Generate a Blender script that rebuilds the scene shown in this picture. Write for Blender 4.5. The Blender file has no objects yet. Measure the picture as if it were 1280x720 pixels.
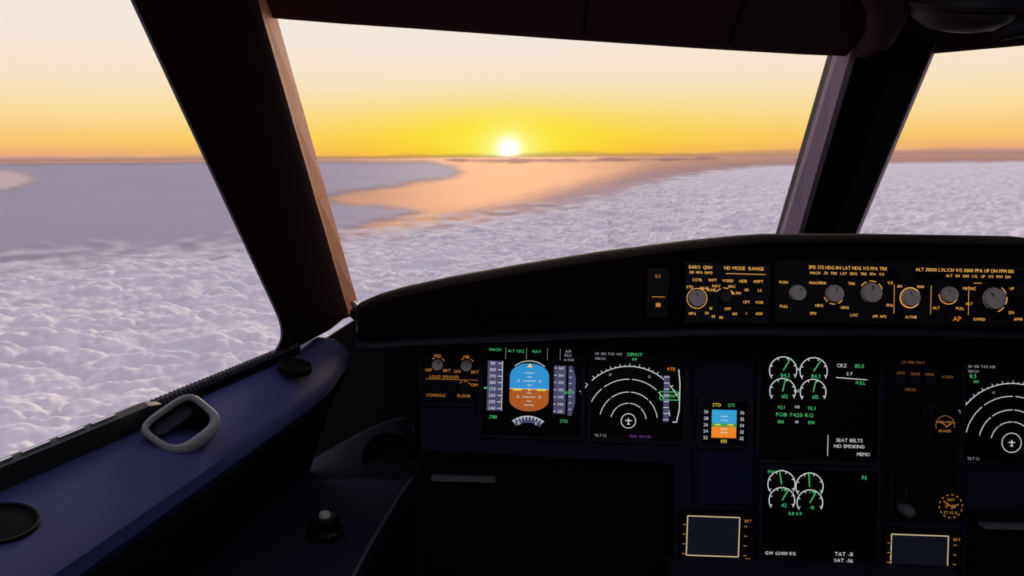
import bpy, math, random
from mathutils import Vector, noise, Matrix
random.seed(4)
S=bpy.context.scene; COL=S.collection
S.view_settings.view_transform='Standard'
rad=math.radians
F=930.0; TH=rad(10.06); RO=rad(.45)
C=Vector((0,0,1.25))
FW=Vector((0,math.cos(TH),-math.sin(TH))); _u=Vector((0,math.sin(TH),math.cos(TH))); _r=Vector((1,0,0))
RT=_r*math.cos(RO)-_u*math.sin(RO); UP=_u*math.cos(RO)+_r*math.sin(RO)
def ray(x,y): return FW+RT*((x-640)/F)-UP*((y-360)/F)
def P(x,y,d): return C+ray(x,y)*d
def onz(x,y,z):
    r=ray(x,y); return C+r*((z-C.z)/r.z)
def ony(x,y,Y):
    r=ray(x,y); return C+r*((Y-C.y)/r.y)
def lin(c): return tuple(((v/255)/12.92 if v/255<=.04045 else ((v/255+.055)/1.055)**2.4) for v in c)

# ---------------------------------------------------------------- materials
def mat(name,rgb,rough=.6,metal=0,nscale=60,bump=.05,vary=.06,coat=0,spec=.25):
    m=bpy.data.materials.new(name); m.use_nodes=True; nt=m.node_tree; b=nt.nodes['Principled BSDF']
    c=lin(rgb); tc=nt.nodes.new('ShaderNodeTexCoord'); n=nt.nodes.new('ShaderNodeTexNoise')
    n.inputs['Scale'].default_value=nscale; n.inputs['Detail'].default_value=4
    nt.links.new(tc.outputs['Object'],n.inputs['Vector'])
    r=nt.nodes.new('ShaderNodeValToRGB')
    r.color_ramp.elements[0].position=.3; r.color_ramp.elements[1].position=.7
    r.color_ramp.elements[0].color=(*[v*(1-vary) for v in c],1); r.color_ramp.elements[1].color=(*[min(1,v*(1+vary)) for v in c],1)
    nt.links.new(n.outputs['Fac'],r.inputs['Fac']); nt.links.new(r.outputs['Color'],b.inputs['Base Color'])
    b.inputs['Roughness'].default_value=rough; b.inputs['Metallic'].default_value=metal
    b.inputs['Coat Weight'].default_value=coat; b.inputs['Specular IOR Level'].default_value=spec
    if bump:
        bp=nt.nodes.new('ShaderNodeBump'); bp.inputs['Strength'].default_value=bump; bp.inputs['Distance'].default_value=.0005
        nt.links.new(n.outputs['Fac'],bp.inputs['Height']); nt.links.new(bp.outputs['Normal'],b.inputs['Normal'])
    return m
def em(name,rgb,s=1.0):
    m=bpy.data.materials.new(name); m.use_nodes=True; nt=m.node_tree; b=nt.nodes['Principled BSDF']
    b.inputs['Base Color'].default_value=(.01,.01,.01,1); b.inputs['Emission Color'].default_value=(*lin(rgb),1); b.inputs['Emission Strength'].default_value=s
    b.inputs['Roughness'].default_value=.3
    return m
M=dict(
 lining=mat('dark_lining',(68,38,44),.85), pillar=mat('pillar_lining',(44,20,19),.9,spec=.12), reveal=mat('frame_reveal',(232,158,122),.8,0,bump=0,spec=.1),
 black=mat('black_plastic',(12,11,14),.8), glare=mat('glareshield_cover',(22,12,14),1,bump=.2,nscale=200,spec=.05), panel=mat('panel_paint',(36,40,68),.65),
 plate=mat('plate_paint',(19,19,27),.6), bezel=mat('bezel_plastic',(42,43,60),.55), cover=mat('cover_paint',(44,50,86),.6), screen=mat('screen_glass',(7,7,10),.3,bump=0,spec=.5),
 sill=mat('sill_lining',(56,59,112),.75), cup=mat('cup_black',(6,6,8),.9,spec=.1), ring=mat('handle_grey',(150,146,148),.5), ivory=mat('knob_white',(250,245,240),.5),
 rail=mat('rail_black',(20,20,26),.4,spec=.5), strip=mat('strip_metal',(200,200,210),.3,.8,bump=0), seal=mat('seal_rubber',(26,26,34),.5), trimline=mat('frame_trim',(150,152,182),.5),
 console=mat('console_paint',(44,46,72),.8), cedge=mat('console_lit_edge',(104,104,128),.6), riser=mat('riser_paint',(28,29,43),.85), knob=mat('knob_grey',(226,216,218),.6), knobd=mat('knob_dark',(50,48,56),.45),
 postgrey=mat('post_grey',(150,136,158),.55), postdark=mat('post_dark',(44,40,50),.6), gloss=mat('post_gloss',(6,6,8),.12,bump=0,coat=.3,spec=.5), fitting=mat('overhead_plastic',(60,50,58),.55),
 bar=mat('bar_grey',(130,130,140),.4), lcd=mat('lcd_glass',(84,90,118),.3,bump=0),
 amber=em('amber_light',(255,188,92),1.0), amberd=em('amber_dim',(220,148,72),.62), ambers=em('amber_faint',(190,120,60),.4), white=em('white_light',(222,226,230),.85), whited=em('white_dim',(175,180,190),.62),
 green=em('green_light',(84,210,128),.75), blue=em('blue_sky_screen',(50,150,215),.9), brown=em('brown_ground_screen',(180,92,38),.85), tape=em('tape_grey',(80,78,112),.8),
 cyan=em('cyan_light',(60,170,225),.85), yellow=em('yellow_light',(240,215,60),.9), orange=em('orange_screen',(240,136,40),.95), magenta=em('magenta_light',(170,90,190),.4), cream=em('cream_outline',(225,205,165),.75), greens=em('green_screen',(70,170,90),.8))
def glassmat():
    m=bpy.data.materials.new('window_glass'); m.use_nodes=True; nt=m.node_tree; nt.nodes.remove(nt.nodes['Principled BSDF']); o=nt.nodes['Material Output']
    t=nt.nodes.new('ShaderNodeBsdfTransparent'); g=nt.nodes.new('ShaderNodeBsdfGlossy'); g.inputs['Roughness'].default_value=.02
    x=nt.nodes.new('ShaderNodeMixShader'); x.inputs[0].default_value=.02
    n=nt.nodes.new('ShaderNodeTexNoise'); n.inputs['Scale'].default_value=3
    r=nt.nodes.new('ShaderNodeValToRGB'); r.color_ramp.elements[0].color=(.98,.98,.98,1); r.color_ramp.elements[1].color=(1,1,1,1)
    nt.links.new(n.outputs['Fac'],r.inputs['Fac']); nt.links.new(r.outputs['Color'],t.inputs['Color'])
    nt.links.new(t.outputs[0],x.inputs[1]); nt.links.new(g.outputs[0],x.inputs[2]); nt.links.new(x.outputs[0],o.inputs['Surface']); return m
M['glass']=glassmat()

# ---------------------------------------------------------------- glyphs
CH="ABCDEFGHIJKLMNOPQRSTUVWXYZ0123456789/.-+%"
GL={}
def load_glyphs():
    tmp=[]
    for c in CH:
        cu=bpy.data.curves.new('t','FONT'); cu.body=c; cu.resolution_u=2; cu.size=1
        o=bpy.data.objects.new('t',cu); COL.objects.link(o); tmp.append((c,o,cu))
    dg=bpy.context.evaluated_depsgraph_get(); dg.update()
    for c,o,cu in tmp:
        me=bpy.data.meshes.new_from_object(o.evaluated_get(dg))
        vs=[(v.co.x,v.co.y) for v in me.vertices]; fs=[tuple(p.vertices) for p in me.polygons]
        GL[c]=(vs,fs,min(v[0] for v in vs),max(v[0] for v in vs)); bpy.data.meshes.remove(me)
    for c,o,cu in tmp: bpy.data.objects.remove(o); bpy.data.curves.remove(cu)
load_glyphs()
CAPH=max(v[1] for v in GL['H'][0])

# ---------------------------------------------------------------- mesh builder
class PL:   # a flat instrument plane; positions given as measured on the panel face
    def __init__(s,D,cx=640,cy=360,rot=0): s.D=D; s.cx=cx; s.cy=cy; s.c=math.cos(rad(rot)); s.s=math.sin(rad(rot))
    def p(s,x,y,l=0):
        dx,dy=x-s.cx,y-s.cy
        return P(s.cx+dx*s.c-dy*s.s, s.cy+dx*s.s+dy*s.c, s.D)-FW*l
class MB:
    def __init__(s): s.v=[]; s.f=[]
    def add(s,vs,fs):
        b=len(s.v); s.v+= [Vector(v) for v in vs]; s.f+=[tuple(i+b for i in f) for f in fs]
    def poly(s,pts): s.add(pts,[tuple(range(len(pts)))])
    def prism(s,a,b):
        n=len(a); s.add(list(a)+list(b),[tuple(range(n)),tuple(range(2*n-1,n-1,-1))]+[(i,(i+1)%n,n+(i+1)%n,n+i) for i in range(n)])
    def loft(s,rows,closed=False,caps=False):
        n=len(rows[0]); fs=[]
        for r in range(len(rows)-1):
            for i in range(n if closed else n-1):
                j=(i+1)%n; fs.append((r*n+i,r*n+j,(r+1)*n+j,(r+1)*n+i))
        if caps: fs+= [tuple(range(n)),tuple(range((len(rows)-1)*n,len(rows)*n))]
        s.add([p for r in rows for p in r],fs)
    def tube(s,path,r,n=10,closed=False):
        rows=[]; N=len(path)
        for i,p in enumerate(path):
            a=path[(i-1)%N] if closed or i>0 else p; b=path[(i+1)%N] if closed or i<N-1 else p
            t=(b-a).normalized(); e=t.cross(Vector((0,0,1)))
            if e.length<.05: e=t.cross(Vector((1,0,0)))
            e.normalize(); g=t.cross(e); rr=r[i] if isinstance(r,(list,tuple)) else r
            rows.append([p+e*rr*math.cos(k*2*math.pi/n)+g*rr*math.sin(k*2*math.pi/n) for k in range(n)])
        if closed: rows.append(rows[0])
        s.loft(rows,True,not closed)
    def lathe(s,o,ax,prof,n=28,kn=0,amp=0):
        ax=ax.normalized(); e=ax.cross(Vector((1,.1,.05))).normalized(); g=ax.cross(e)
        rows=[]
        for r,h in prof:
            row=[]
            for k in range(n):
                a=k*2*math.pi/n; rr=r*(1+amp*(1 if (k//2)%2 else -1)) if kn and r>0 else r
                row.append(o+ax*h+e*rr*math.cos(a)+g*rr*math.sin(a))
            rows.append(row)
        s.loft(rows,True,True)
    def rect(s,pl,x0,y0,x1,y1,l): s.poly([pl.p(x0,y0,l),pl.p(x1,y0,l),pl.p(x1,y1,l),pl.p(x0,y1,l)])
    def rr(s,x0,y0,x1,y1,r,k=4):
        o=[]
        for cx,cy,a in ((x1-r,y0+r,-90),(x1-r,y1-r,0),(x0+r,y1-r,90),(x0+r,y0+r,180)):
            for i in range(k+1):
                t=rad(a+90*i/k); o.append((cx+r*math.cos(t),cy+r*math.sin(t)))
        return o
    def rbox(s,pl,x0,y0,x1,y1,l0,l1,r=3):
        q=s.rr(x0,y0,x1,y1,r); e=.7; q2=s.rr(x0+e,y0+e,x1-e,y1-e,max(r-e,.3)); h=l1-(l1-l0)*.25
        s.loft([[pl.p(x,y,l0) for x,y in q],[pl.p(x,y,h) for x,y in q],[pl.p(x,y,l1) for x,y in q2]],True,True)
    def frame(s,pl,o,i,l0,l1,r=3):
        qo=s.rr(*o,r); qi=s.rr(*i,max(r-1,.5)); qm=s.rr(o[0]+.7,o[1]+.7,o[2]-.7,o[3]-.7,max(r-.5,.5))
        s.loft([[pl.p(x,y,l0) for x,y in qo],[pl.p(x,y,l1*.8) for x,y in qo],[pl.p(x,y,l1) for x,y in qm],[pl.p(x,y,l1) for x,y in qi],[pl.p(x,y,l0) for x,y in qi]],True)
    def seg(s,pl,x0,y0,x1,y1,w,l):
        dx,dy=x1-x0,y1-y0; L=math.hypot(dx,dy) or 1; nx,ny=-dy/L*w/2,dx/L*w/2
        s.poly([pl.p(x0+nx,y0+ny,l),pl.p(x1+nx,y1+ny,l),pl.p(x1-nx,y1-ny,l),pl.p(x0-nx,y0-ny,l)])
    def arc(s,pl,cx,cy,r,a0,a1,w,l,n=24,dash=0):
        for i in range(n):
            if dash and i%dash==dash-1: continue
            t0=rad(a0+(a1-a0)*i/n); t1=rad(a0+(a1-a0)*(i+1)/n); q=[]
            for t,k in ((t0,r-w/2),(t1,r-w/2),(t1,r+w/2),(t0,r+w/2)): q.append(pl.p(cx+k*math.cos(t),cy-k*math.sin(t),l))
            s.poly(q)
    def txt(s,pl,t,x,y,h,l,al='c',wid=1.0):
        k=h/CAPH; adv=[]; w=0
        for c in t:
            if c==' ': adv.append(w); w+=.35; continue
            adv.append(w-GL[c][2]); w+=GL[c][3]-GL[c][2]+.09
        x0=x-(w*k*wid/2 if al=='c' else (w*k*wid if al=='r' else 0))
        for c,a in zip(t,adv):
            if c==' ': continue
            vs,fs,_,_=GL[c]; s.add([pl.p(x0+(vx+a)*k*wid,y+h/2-vy*k,l) for vx,vy in vs],fs)
        return w*k*wid
    def build(s,name,m,parent=None,smooth=False,base=None):
        me=bpy.data.meshes.new(name)
        if parent is not None: o0=Vector(parent['_o'])
        else:
            o0=base if base is not None else sum(s.v,Vector())/len(s.v)
        me.from_pydata([tuple(v-o0) for v in s.v],[],s.f); me.materials.append(m); me.validate()
        if smooth:
            me.polygons.foreach_set('use_smooth',[True]*len(me.polygons))
            try: me.set_sharp_from_angle(angle=rad(35))
            except Exception: pass
        o=bpy.data.objects.new(name,me); COL.objects.link(o); o['_o']=tuple(o0)
        if parent is not None: o.parent=parent
        else: o.location=o0
        return o
def thing(name,loc,label,cat,group=None,kind=None):
    o=bpy.data.objects.new(name,None); o.empty_display_size=.02; COL.objects.link(o); o.location=loc; o['_o']=tuple(loc); tag(o,label,cat,group,kind); return o
def tag(o,label=None,cat=None,group=None,kind=None):
    if label:o['label']=label
    if cat:o['category']=cat
    if group:o['group']=group
    if kind:o['kind']=kind
    return o
def lerp(a,b,t): return a+(b-a)*t
def sm(t): t=max(0,min(1,t)); return t*t*(3-2*t)

# ---------------------------------------------------------------- world sky
SUN=ray(636,186).normalized()
w=bpy.data.worlds.new('sunset_sky'); S.world=w; w.use_nodes=True; nt=w.node_tree; N=nt.nodes; Lk=nt.links.new
bg=N['Background']; tc=N.new('ShaderNodeTexCoord'); sp=N.new('ShaderNodeSeparateXYZ'); Lk(tc.outputs['Generated'],sp.inputs[0])
def mth(op,a,b=None):
    n=N.new('ShaderNodeMath'); n.operation=op
    for i,v in enumerate((a,b)):
        if v is None: continue
        if isinstance(v,(int,float)): n.inputs[i].default_value=v
        else: Lk(v,n.inputs[i])
    return n.outputs[0]
def mix(fac,a,b,mode='MIX'):
    n=N.new('ShaderNodeMixRGB'); n.blend_type=mode
    for i,v in enumerate((fac,a,b)):
        if isinstance(v,tuple): n.inputs[i].default_value=(*v,1)
        elif isinstance(v,(int,float)): n.inputs[i].default_value=v
        else: Lk(v,n.inputs[i])
    return n.outputs[0]
rp=N.new('ShaderNodeValToRGB'); cr=rp.color_ramp
st=[(0,(214,164,156)),(.007,(238,176,122)),(.022,(253,202,114)),(.05,(254,220,156)),(.09,(252,229,198)),(.14,(248,235,222)),(.25,(239,234,233)),(.5,(224,219,230)),(1,(208,204,220))]
cr.elements[0].position=0; cr.elements[0].color=(*lin(st[0][1]),1); cr.elements[1].position=1; cr.elements[1].color=(*lin(st[-1][1]),1)
for p,c in st[1:-1]:
    e=cr.elements.new(p); e.color=(*lin(c),1)
Lk(sp.outputs['Z'],rp.inputs['Fac'])
def glow(sx,sy,sz,cz):
    a=N.new('ShaderNodeVectorMath'); a.operation='SUBTRACT'; Lk(tc.outputs['Generated'],a.inputs[0]); a.inputs[1].default_value=(SUN.x,SUN.y,cz)
    b=N.new('ShaderNodeVectorMath'); b.operation='DIVIDE'; Lk(a.outputs[0],b.inputs[0]); b.inputs[1].default_value=(sx,sy,sz)
    c=N.new('ShaderNodeVectorMath'); c.operation='LENGTH'; Lk(b.outputs[0],c.inputs[0])
    return mth('EXPONENT',mth('MULTIPLY',mth('POWER',c.outputs['Value'],2.0),-1.0))
back=N.new('ShaderNodeMapRange'); Lk(sp.outputs['Y'],back.inputs['Value']); back.inputs['From Min'].default_value=.3; back.inputs['From Max'].default_value=-.5
c1=mix(back.outputs[0],rp.outputs['Color'],lin((152,146,170)))
c2=mix(mth('MULTIPLY',glow(.31,.5,.050,.018),.93),c1,lin((255,222,36)))
c2=mix(mth('MULTIPLY',glow(.30,.5,.014,.0),.75),c2,lin((255,178,34)))
c3=mix(glow(.11,.2,.040,SUN.z+.004),c2,lin((255,238,66)))
c3=mix(mth('MULTIPLY',glow(.034,.1,.028,SUN.z),.9),c3,lin((255,250,150)))
c4=mix(glow(.0130,.1,.0130,SUN.z-.001),c3,(2.2,2.1,1.6))
Lk(c4,bg.inputs['Color']); bg.inputs['Strength'].default_value=1.0
sl=bpy.data.lights.new('sun','SUN'); sl.energy=2.3; sl.color=(1,.78,.58); sl.angle=rad(18)
so=bpy.data.objects.new('sun',sl); COL.objects.link(so); so.location=(0,5,6); so.rotation_euler=(-Vector((SUN.x,SUN.y,.16))).to_track_quat('-Z','Y').to_euler()

# ---------------------------------------------------------------- outside: sea, low cloud bank, cloud deck
def cloudmat(name,rgb,rough,spec,scale,fade=False,gcol=(.95,.92,.95),fmin=.6):
    m=bpy.data.materials.new(name); m.use_nodes=True; nt=m.node_tree; nt.nodes.remove(nt.nodes['Principled BSDF']); o=nt.nodes['Material Output']; L=nt.links.new
    g=nt.nodes.new('ShaderNodeNewGeometry'); n=nt.nodes.new('ShaderNodeTexNoise'); n.inputs['Scale'].default_value=scale; n.inputs['Detail'].default_value=6
    L(g.outputs['Position'],n.inputs['Vector'])
    r=nt.nodes.new('ShaderNodeValToRGB'); c=lin(rgb); r.color_ramp.elements[0].position=.3; r.color_ramp.elements[1].position=.7
    r.color_ramp.elements[0].color=(*[v*.92 for v in c],1); r.color_ramp.elements[1].color=(*[min(1,v*1.06) for v in c],1); L(n.outputs['Fac'],r.inputs['Fac'])
    d=nt.nodes.new('ShaderNodeBsdfDiffuse'); L(r.outputs[0],d.inputs['Color'])
    gl=nt.nodes.new('ShaderNodeBsdfGlossy'); gl.inputs['Roughness'].default_value=rough; gl.inputs['Color'].default_value=(*gcol,1)
    lw=nt.nodes.new('ShaderNodeLayerWeight'); lw.inputs['Blend'].default_value=.5
    mp=nt.nodes.new('ShaderNodeMapRange'); L(lw.outputs['Facing'],mp.inputs['Value']); mp.inputs['From Min'].default_value=fmin; mp.inputs['From Max'].default_value=1; mp.inputs['To Max'].default_value=spec
    x=nt.nodes.new('ShaderNodeMixShader'); L(mp.outputs[0],x.inputs[0]); L(d.outputs[0],x.inputs[1]); L(gl.outputs[0],x.inputs[2])
    if fade:
        at=nt.nodes.new('ShaderNodeAttribute'); at.attribute_name='fade'; tr=nt.nodes.new('ShaderNodeBsdfTransparent'); y=nt.nodes.new('ShaderNodeMixShader')
        L(at.outputs['Fac'],y.inputs[0]); L(tr.outputs[0],y.inputs[1]); L(x.outputs[0],y.inputs[2]); L(y.outputs[0],o.inputs['Surface'])
    else: L(x.outputs[0],o.inputs['Surface'])
    return m
def gridmesh(name,vs,nu,nv,fade,m,base):
    fs=[(i*nv+j,i*nv+j+1,(i+1)*nv+j+1,(i+1)*nv+j) for i in range(nu-1) for j in range(nv-1)]
    if fade: fs=[f for f in fs if max(fade[k] for k in f)>.002]
    me=bpy.data.meshes.new(name); me.from_pydata([tuple(Vector(v)-base) for v in vs],[],fs); me.polygons.foreach_set('use_smooth',[True]*len(fs)); me.materials.append(m)
    if fade:
        a=me.attributes.new('fade','FLOAT','POINT'); a.data.foreach_set('value',fade)
    o=bpy.data.objects.new(name,me); o.location=base; COL.objects.link(o); return o
H=100.0
sea=MB(); n=96; rows=[]
for r in (60,1000,6000,30000,110000): rows.append([Vector((r*math.sin(k*2*math.pi/n),r*math.cos(k*2*math.pi/n),C.z-H-14)) for k in range(n)])
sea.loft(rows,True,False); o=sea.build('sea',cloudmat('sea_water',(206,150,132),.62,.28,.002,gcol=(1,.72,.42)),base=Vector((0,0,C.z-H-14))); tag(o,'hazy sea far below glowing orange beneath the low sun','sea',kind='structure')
zb=C.z-H-12
def sdist(px,py,pg):
    ins=False; dm=1e9
    for i in range(len(pg)):
        x0,y0=pg[i]; x1,y1=pg[i-1]
        if (y0>py)!=(y1>py) and px<(x1-x0)*(py-y0)/(y1-y0)+x0: ins=not ins
        dx,dy=(x1-x0)*.35,y1-y0; t=max(0,min(1,(((px-x0)*.35)*dx+(py-y0)*dy)/(dx*dx+dy*dy)))
        dm=min(dm,math.hypot((px-x0)*.35-t*dx,py-y0-t*dy))
    return dm if ins else -dm
def sheet(name,pg,z,x0,x1,dx,kmax,dk,soft,amax,m,k0=4):
    vs=[]; fd=[]; xs=[x0+dx*i for i in range(int((x1-x0)/dx)+1)]; ks=[k0+dk*j for j in range(int(kmax/dk))]
    for x in xs:
        yh=195.2+(640-x)*.00785
        for k in ks:
            y=yh+k; vs.append(onz(x,y,z)); s_=sdist(x,y,pg)+2.2*noise.noise((x/30,y/7,2))+1.2*noise.noise((x/11,y/3,5))
            fd.append(amax*sm((s_+soft*.4)/soft))
    return gridmesh(name,vs,len(xs),len(ks),fd,m,Vector((0,0,z)))
bk=[(-900,213),(-300,208),(0,203),(300,201),(540,202),(568,207),(578,216),(566,222),(520,229),(470,236),(430,241),(408,247),(425,253),(470,257),(508,260),(526,264),(508,269),(460,280),(420,296),(300,322),(0,348),(-300,370),(-900,400)]
o=sheet('cloud_bank',bk,zb,-900,640,8,205,1.4,11,.88,cloudmat('smooth_cloud',(172,166,188),.7,.2,.0016,True)); tag(o,'smooth grey lilac cloud bank with pointed tip beside orange water','cloud bank',kind='stuff')
o=sheet('bright_cloud_patch',[(-300,212),(-60,211),(12,212),(44,218),(46,226),(22,235),(-20,240),(-300,246)],zb+1.5,-340,70,4,60,1,9,.8,cloudmat('cream_cloud',(246,224,212),.8,.1,.004,True)); tag(o,'small bright cream cloud patch low on the far left','cloud',kind='stuff')
o=sheet('thin_cloud_streak',[(560,199),(660,198.5),(790,197.5),(900,197),(880,199),(760,202),(640,203.5),(560,202)],zb+2.5,500,960,6,14,.6,4,.5,cloudmat('streak_cloud',(196,140,140),.8,.1,.0005,True),2.2); tag(o,'thin purple orange cloud streak on the water under the sun','cloud',kind='stuff')
o=sheet('cloud_veil',[(560,268),(640,254),(700,238),(760,224),(820,211),(900,204),(1100,200),(1400,198),(1400,214),(1000,220),(860,236),(760,256),(680,268)],zb+1,540,1440,6,84,1.2,26,.8,cloudmat('veil_cloud',(206,178,182),.8,.1,.002,True),3); tag(o,'hazy mauve cloud veil between orange water and the puffy clouds','cloud',kind='stuff')
# far ridge of cloud on the horizon
vs=[]; fd=[]; RR=70000
for i in range(400):
    a=rad(-66+132*i/399); hgt=RR*(.0035+.0035*max(0,math.sin(a))+.004*noise.noise((a*7,1,0))+.0018*noise.noise((a*26,1,3)))
    for j,(hh,al) in enumerate(((-.0060*RR-100,.0),(-.0005*RR-100,.5),(.35*hgt,.42),(hgt*1.2,.0))): vs.append((RR*math.sin(a),RR*math.cos(a),hh)); fd.append(al)
o=gridmesh('distant_cloud_ridge',vs,400,4,fd,cloudmat('distant_cloud',(206,172,184),.8,.0,.0003,True),Vector((0,0,0))); tag(o,'thin mauve line of distant cloud along the horizon','cloud',kind='stuff')
edge=[(-1500,420),(-600,345),(0,311),(150,301),(300,291),(420,281),(470,276),(530,268),(600,261),(700,249),(760,238),(820,222),(880,212),(960,205),(1100,202),(1280,200),(1700,198),(2600,196)]
ea=[]
for x,y in edge:
    q=onz(x,y,C.z-H)-C; ea.append((math.atan2(q.x,q.y),math.log(math.hypot(q.x,q.y))))
def rmax(a):
    if a<=ea[0][0]: return math.exp(ea[0][1])
    for (a0,l0),(a1,l1) in zip(ea,ea[1:]):
        if a<=a1: return math.exp(l0+(l1-l0)*(a-a0)/(a1-a0))
    return math.exp(ea[-1][1])
def billow(x,y,z,e=.02):   # rounded tops, narrow soft creases
    v=noise.noise((x,y,z)); return math.sqrt(math.sqrt(v*v+e*e))
NA,NR=940,520; A0,A1=rad(-66),rad(66); vs=[]; fd=[]
for i in range(NA):
    a=A0+(A1-A0)*i/(NA-1); sa,ca=math.sin(a),math.cos(a); R=rmax(a)*1.18
    for j in range(NR):
        t=j/(NR-1); r=130*(R/130)**t; x,y=r*sa,r*ca
        wx=4*noise.noise((x/22,y/22,1)); wy=4*noise.noise((x/22,y/22,9))
        amp=.85+.55*noise.noise((x/60,y/60,12))
        h=9.5*amp*billow((x+wx)/25,(y+wy)/25,.3,.025)+5.4*amp*billow((x+wx)/12.5,(y+wy)/12.5,5.1,.03)
        if r<1500: h+=2.0*billow(x/6.4,y/6.4,8.3,.05)
        if r<600: h+=.7*billow(x/3.2,y/3.2,2.3,.08)
        h+=5*noise.noise((x/110,y/160,4))
        e=(1-t)*math.log(R/130)/.5
        n1=noise.noise((a*40,math.log(r)*14,0))
        fd.append(sm(e+.4*n1)); k=sm(e*.8)
        vs.append((x,y,C.z-H-10+h*k))
o=gridmesh('cloud_deck',vs,NA,NR,fd,cloudmat('puffy_cloud',(243,237,240),.8,.12,.05,True,fmin=.8),Vector((0,0,C.z-H))); tag(o,'sea of puffy lavender white clouds spreading below the windows','clouds',kind='stuff')

# ---------------------------------------------------------------- cockpit shell
b=MB(); b.prism([Vector(q) for q in ((-.75,-.9,0),(2,-.9,0),(2,1.6,0),(-.75,1.6,0))],[Vector(q) for q in ((-.75,-.9,-.05),(2,-.9,-.05),(2,1.6,-.05),(-.75,1.6,-.05))])
tag(b.build('floor',M['black']),'dark cockpit floor','floor',kind='structure')
b=MB(); b.prism([Vector(q) for q in ((-.75,-.9,0),(2,-.9,0),(2,-.9,1.9),(-.75,-.9,1.9))],[Vector(q) for q in ((-.75,-.95,0),(2,-.95,0),(2,-.95,1.9),(-.75,-.95,1.9))])
tag(b.build('wall_back',M['black']),'dark rear bulkhead','wall',kind='structure')
b=MB(); b.prism([Vector(q) for q in ((1.75,-.9,0),(1.75,1.5,0),(1.45,1.5,1.0),(1.5,.6,1.6),(1.6,-.9,1.9))],[Vector(q) for q in ((1.8,-.9,0),(1.8,1.5,0),(1.5,1.5,1.0),(1.55,.6,1.6),(1.65,-.9,1.9))])
tag(b.build('wall_right',M['black']),'dark right sidewall','wall',kind='structure')
YW=1.43
b=MB(); q=[ony(390,452,YW),ony(405,425,YW),ony(447,398,YW),ony(520,388,YW),Vector((.0,YW,1.0)),Vector((.35,YW,1.05)),Vector((2,YW,1.05)),Vector((2,YW,0)),Vector((-.7,YW,0)),Vector((-.7,YW,.6))]
b.prism(q,[v+Vector((0,.03,0)) for v in q]); tag(b.build('wall_front',M['black']),'dark forward bulkhead behind the panel','wall',kind='structure')
# ceiling / header
hl=[(290,18,.83),(343,23,.85),(430,30,.885),(520,36,.92),(700,49,.99),(880,61,1.06),(1000,68,1.105),(1100,72,1.14),(1168,67,1.13),(1280,57,1.07),(1420,42,1.0),(1640,15,.86)]
h=[P(*q) for q in hl]; h=[Vector((-.62,.45,1.50)),Vector((-.5,.62,1.5))]+h+[Vector((1.9,.4,1.6))]
rows=[[v+Vector((0,.06,.12)) for v in h],[v+Vector((0,.03,.02)) for v in h],h,[v+Vector((0,-.012,.004)) for v in h],[v+Vector((0,-.10,.055)) for v in h],[v+Vector((0,-.3,.15)) for v in h],[Vector((v.x,-.35,1.72)) for v in h],[Vector((v.x,-.92,1.75)) for v in h]]
b=MB(); b.loft(rows); ceil=b.build('ceiling',M['lining'],smooth=True); tag(ceil,'dark padded header and ceiling above the windshield','ceiling',kind='structure')
b=MB()
for i in (6,7): 
    e=Vector((.0015,0,0)); u=[rows[k][i]+Vector((.03,0,-.001)) for k in (3,4,5)]
    b.loft([[v-e for v in u],[v+e for v in u]])
b.build('panel_seam',M['cup'],ceil)
# left pillar
L0,L1=P(165,0,.68),P(360,422,1.15); M0,M1=P(325,10,.77),P(432,380,1.28); R0,R1=P(343,10,.87),P(447,378,1.36)
def ext(a,b,t): return a+(b-a)*t
rows=[]; rows2=[]
for t in (-.4,-.2,0,.25,.5,.75,.95,1.06):
    l,m,r=ext(L0,L1,t),ext(M0,M1,t),ext(R0,R1,t); mid=(l+r)/2; out=(mid-C).normalized()*.07
    k=(C-mid).normalized(); rows.append([l,lerp(l,m,.12)+k*.012,lerp(l,m,.5)+k*.022,lerp(l,m,.9)+k*.012,m,m+(r-m)*.02,mid+out])
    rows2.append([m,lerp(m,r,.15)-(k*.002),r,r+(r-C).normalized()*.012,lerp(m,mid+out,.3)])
b=MB(); b.loft(rows,True,True); pil=b.build('trim_2',M['pillar'],smooth=True); tag(pil,'dark slanted pillar between side window and windshield','pillar',kind='structure')
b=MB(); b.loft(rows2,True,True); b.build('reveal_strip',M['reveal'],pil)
# centre post
def post(cols,mt,name,parent=None,push=.05):
    b=MB(); rows=[]
    for t in (-.15,0,.5,1,1.25):
        pts=[ext(P(*a),P(*c),t) for a,c in cols]; rows.append(pts+[pts[-1]+FW*push,pts[0]+FW*push])
    b.loft(rows,True,True); return b.build(name,mt,parent)
cp=post([((1047,72,1.15),(980,292,1.48)),((1066,70,1.12),(1001,292,1.44)),((1160,68,1.12),(1066,294,1.44)),((1168,66,1.15),(1072,294,1.48))],M['postdark'],'trim_3')
tag(cp,'dark centre post between the two windshields','pillar',kind='structure')
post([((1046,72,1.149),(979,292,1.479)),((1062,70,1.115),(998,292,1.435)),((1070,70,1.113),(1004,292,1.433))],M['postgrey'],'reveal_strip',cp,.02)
post([((1072,70,1.115),(1006,292,1.435)),((1122,69,1.112),(1042,293,1.432))],M['gloss'],'gloss_strip',cp,.004)
post([((1164,68,1.117),(1069,294,1.437)),((1168.5,66,1.148),(1073,294,1.478))],M['postgrey'],'post_lit_edge',cp,.02)  # paler strip paints the light along the right edge of the post
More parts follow.
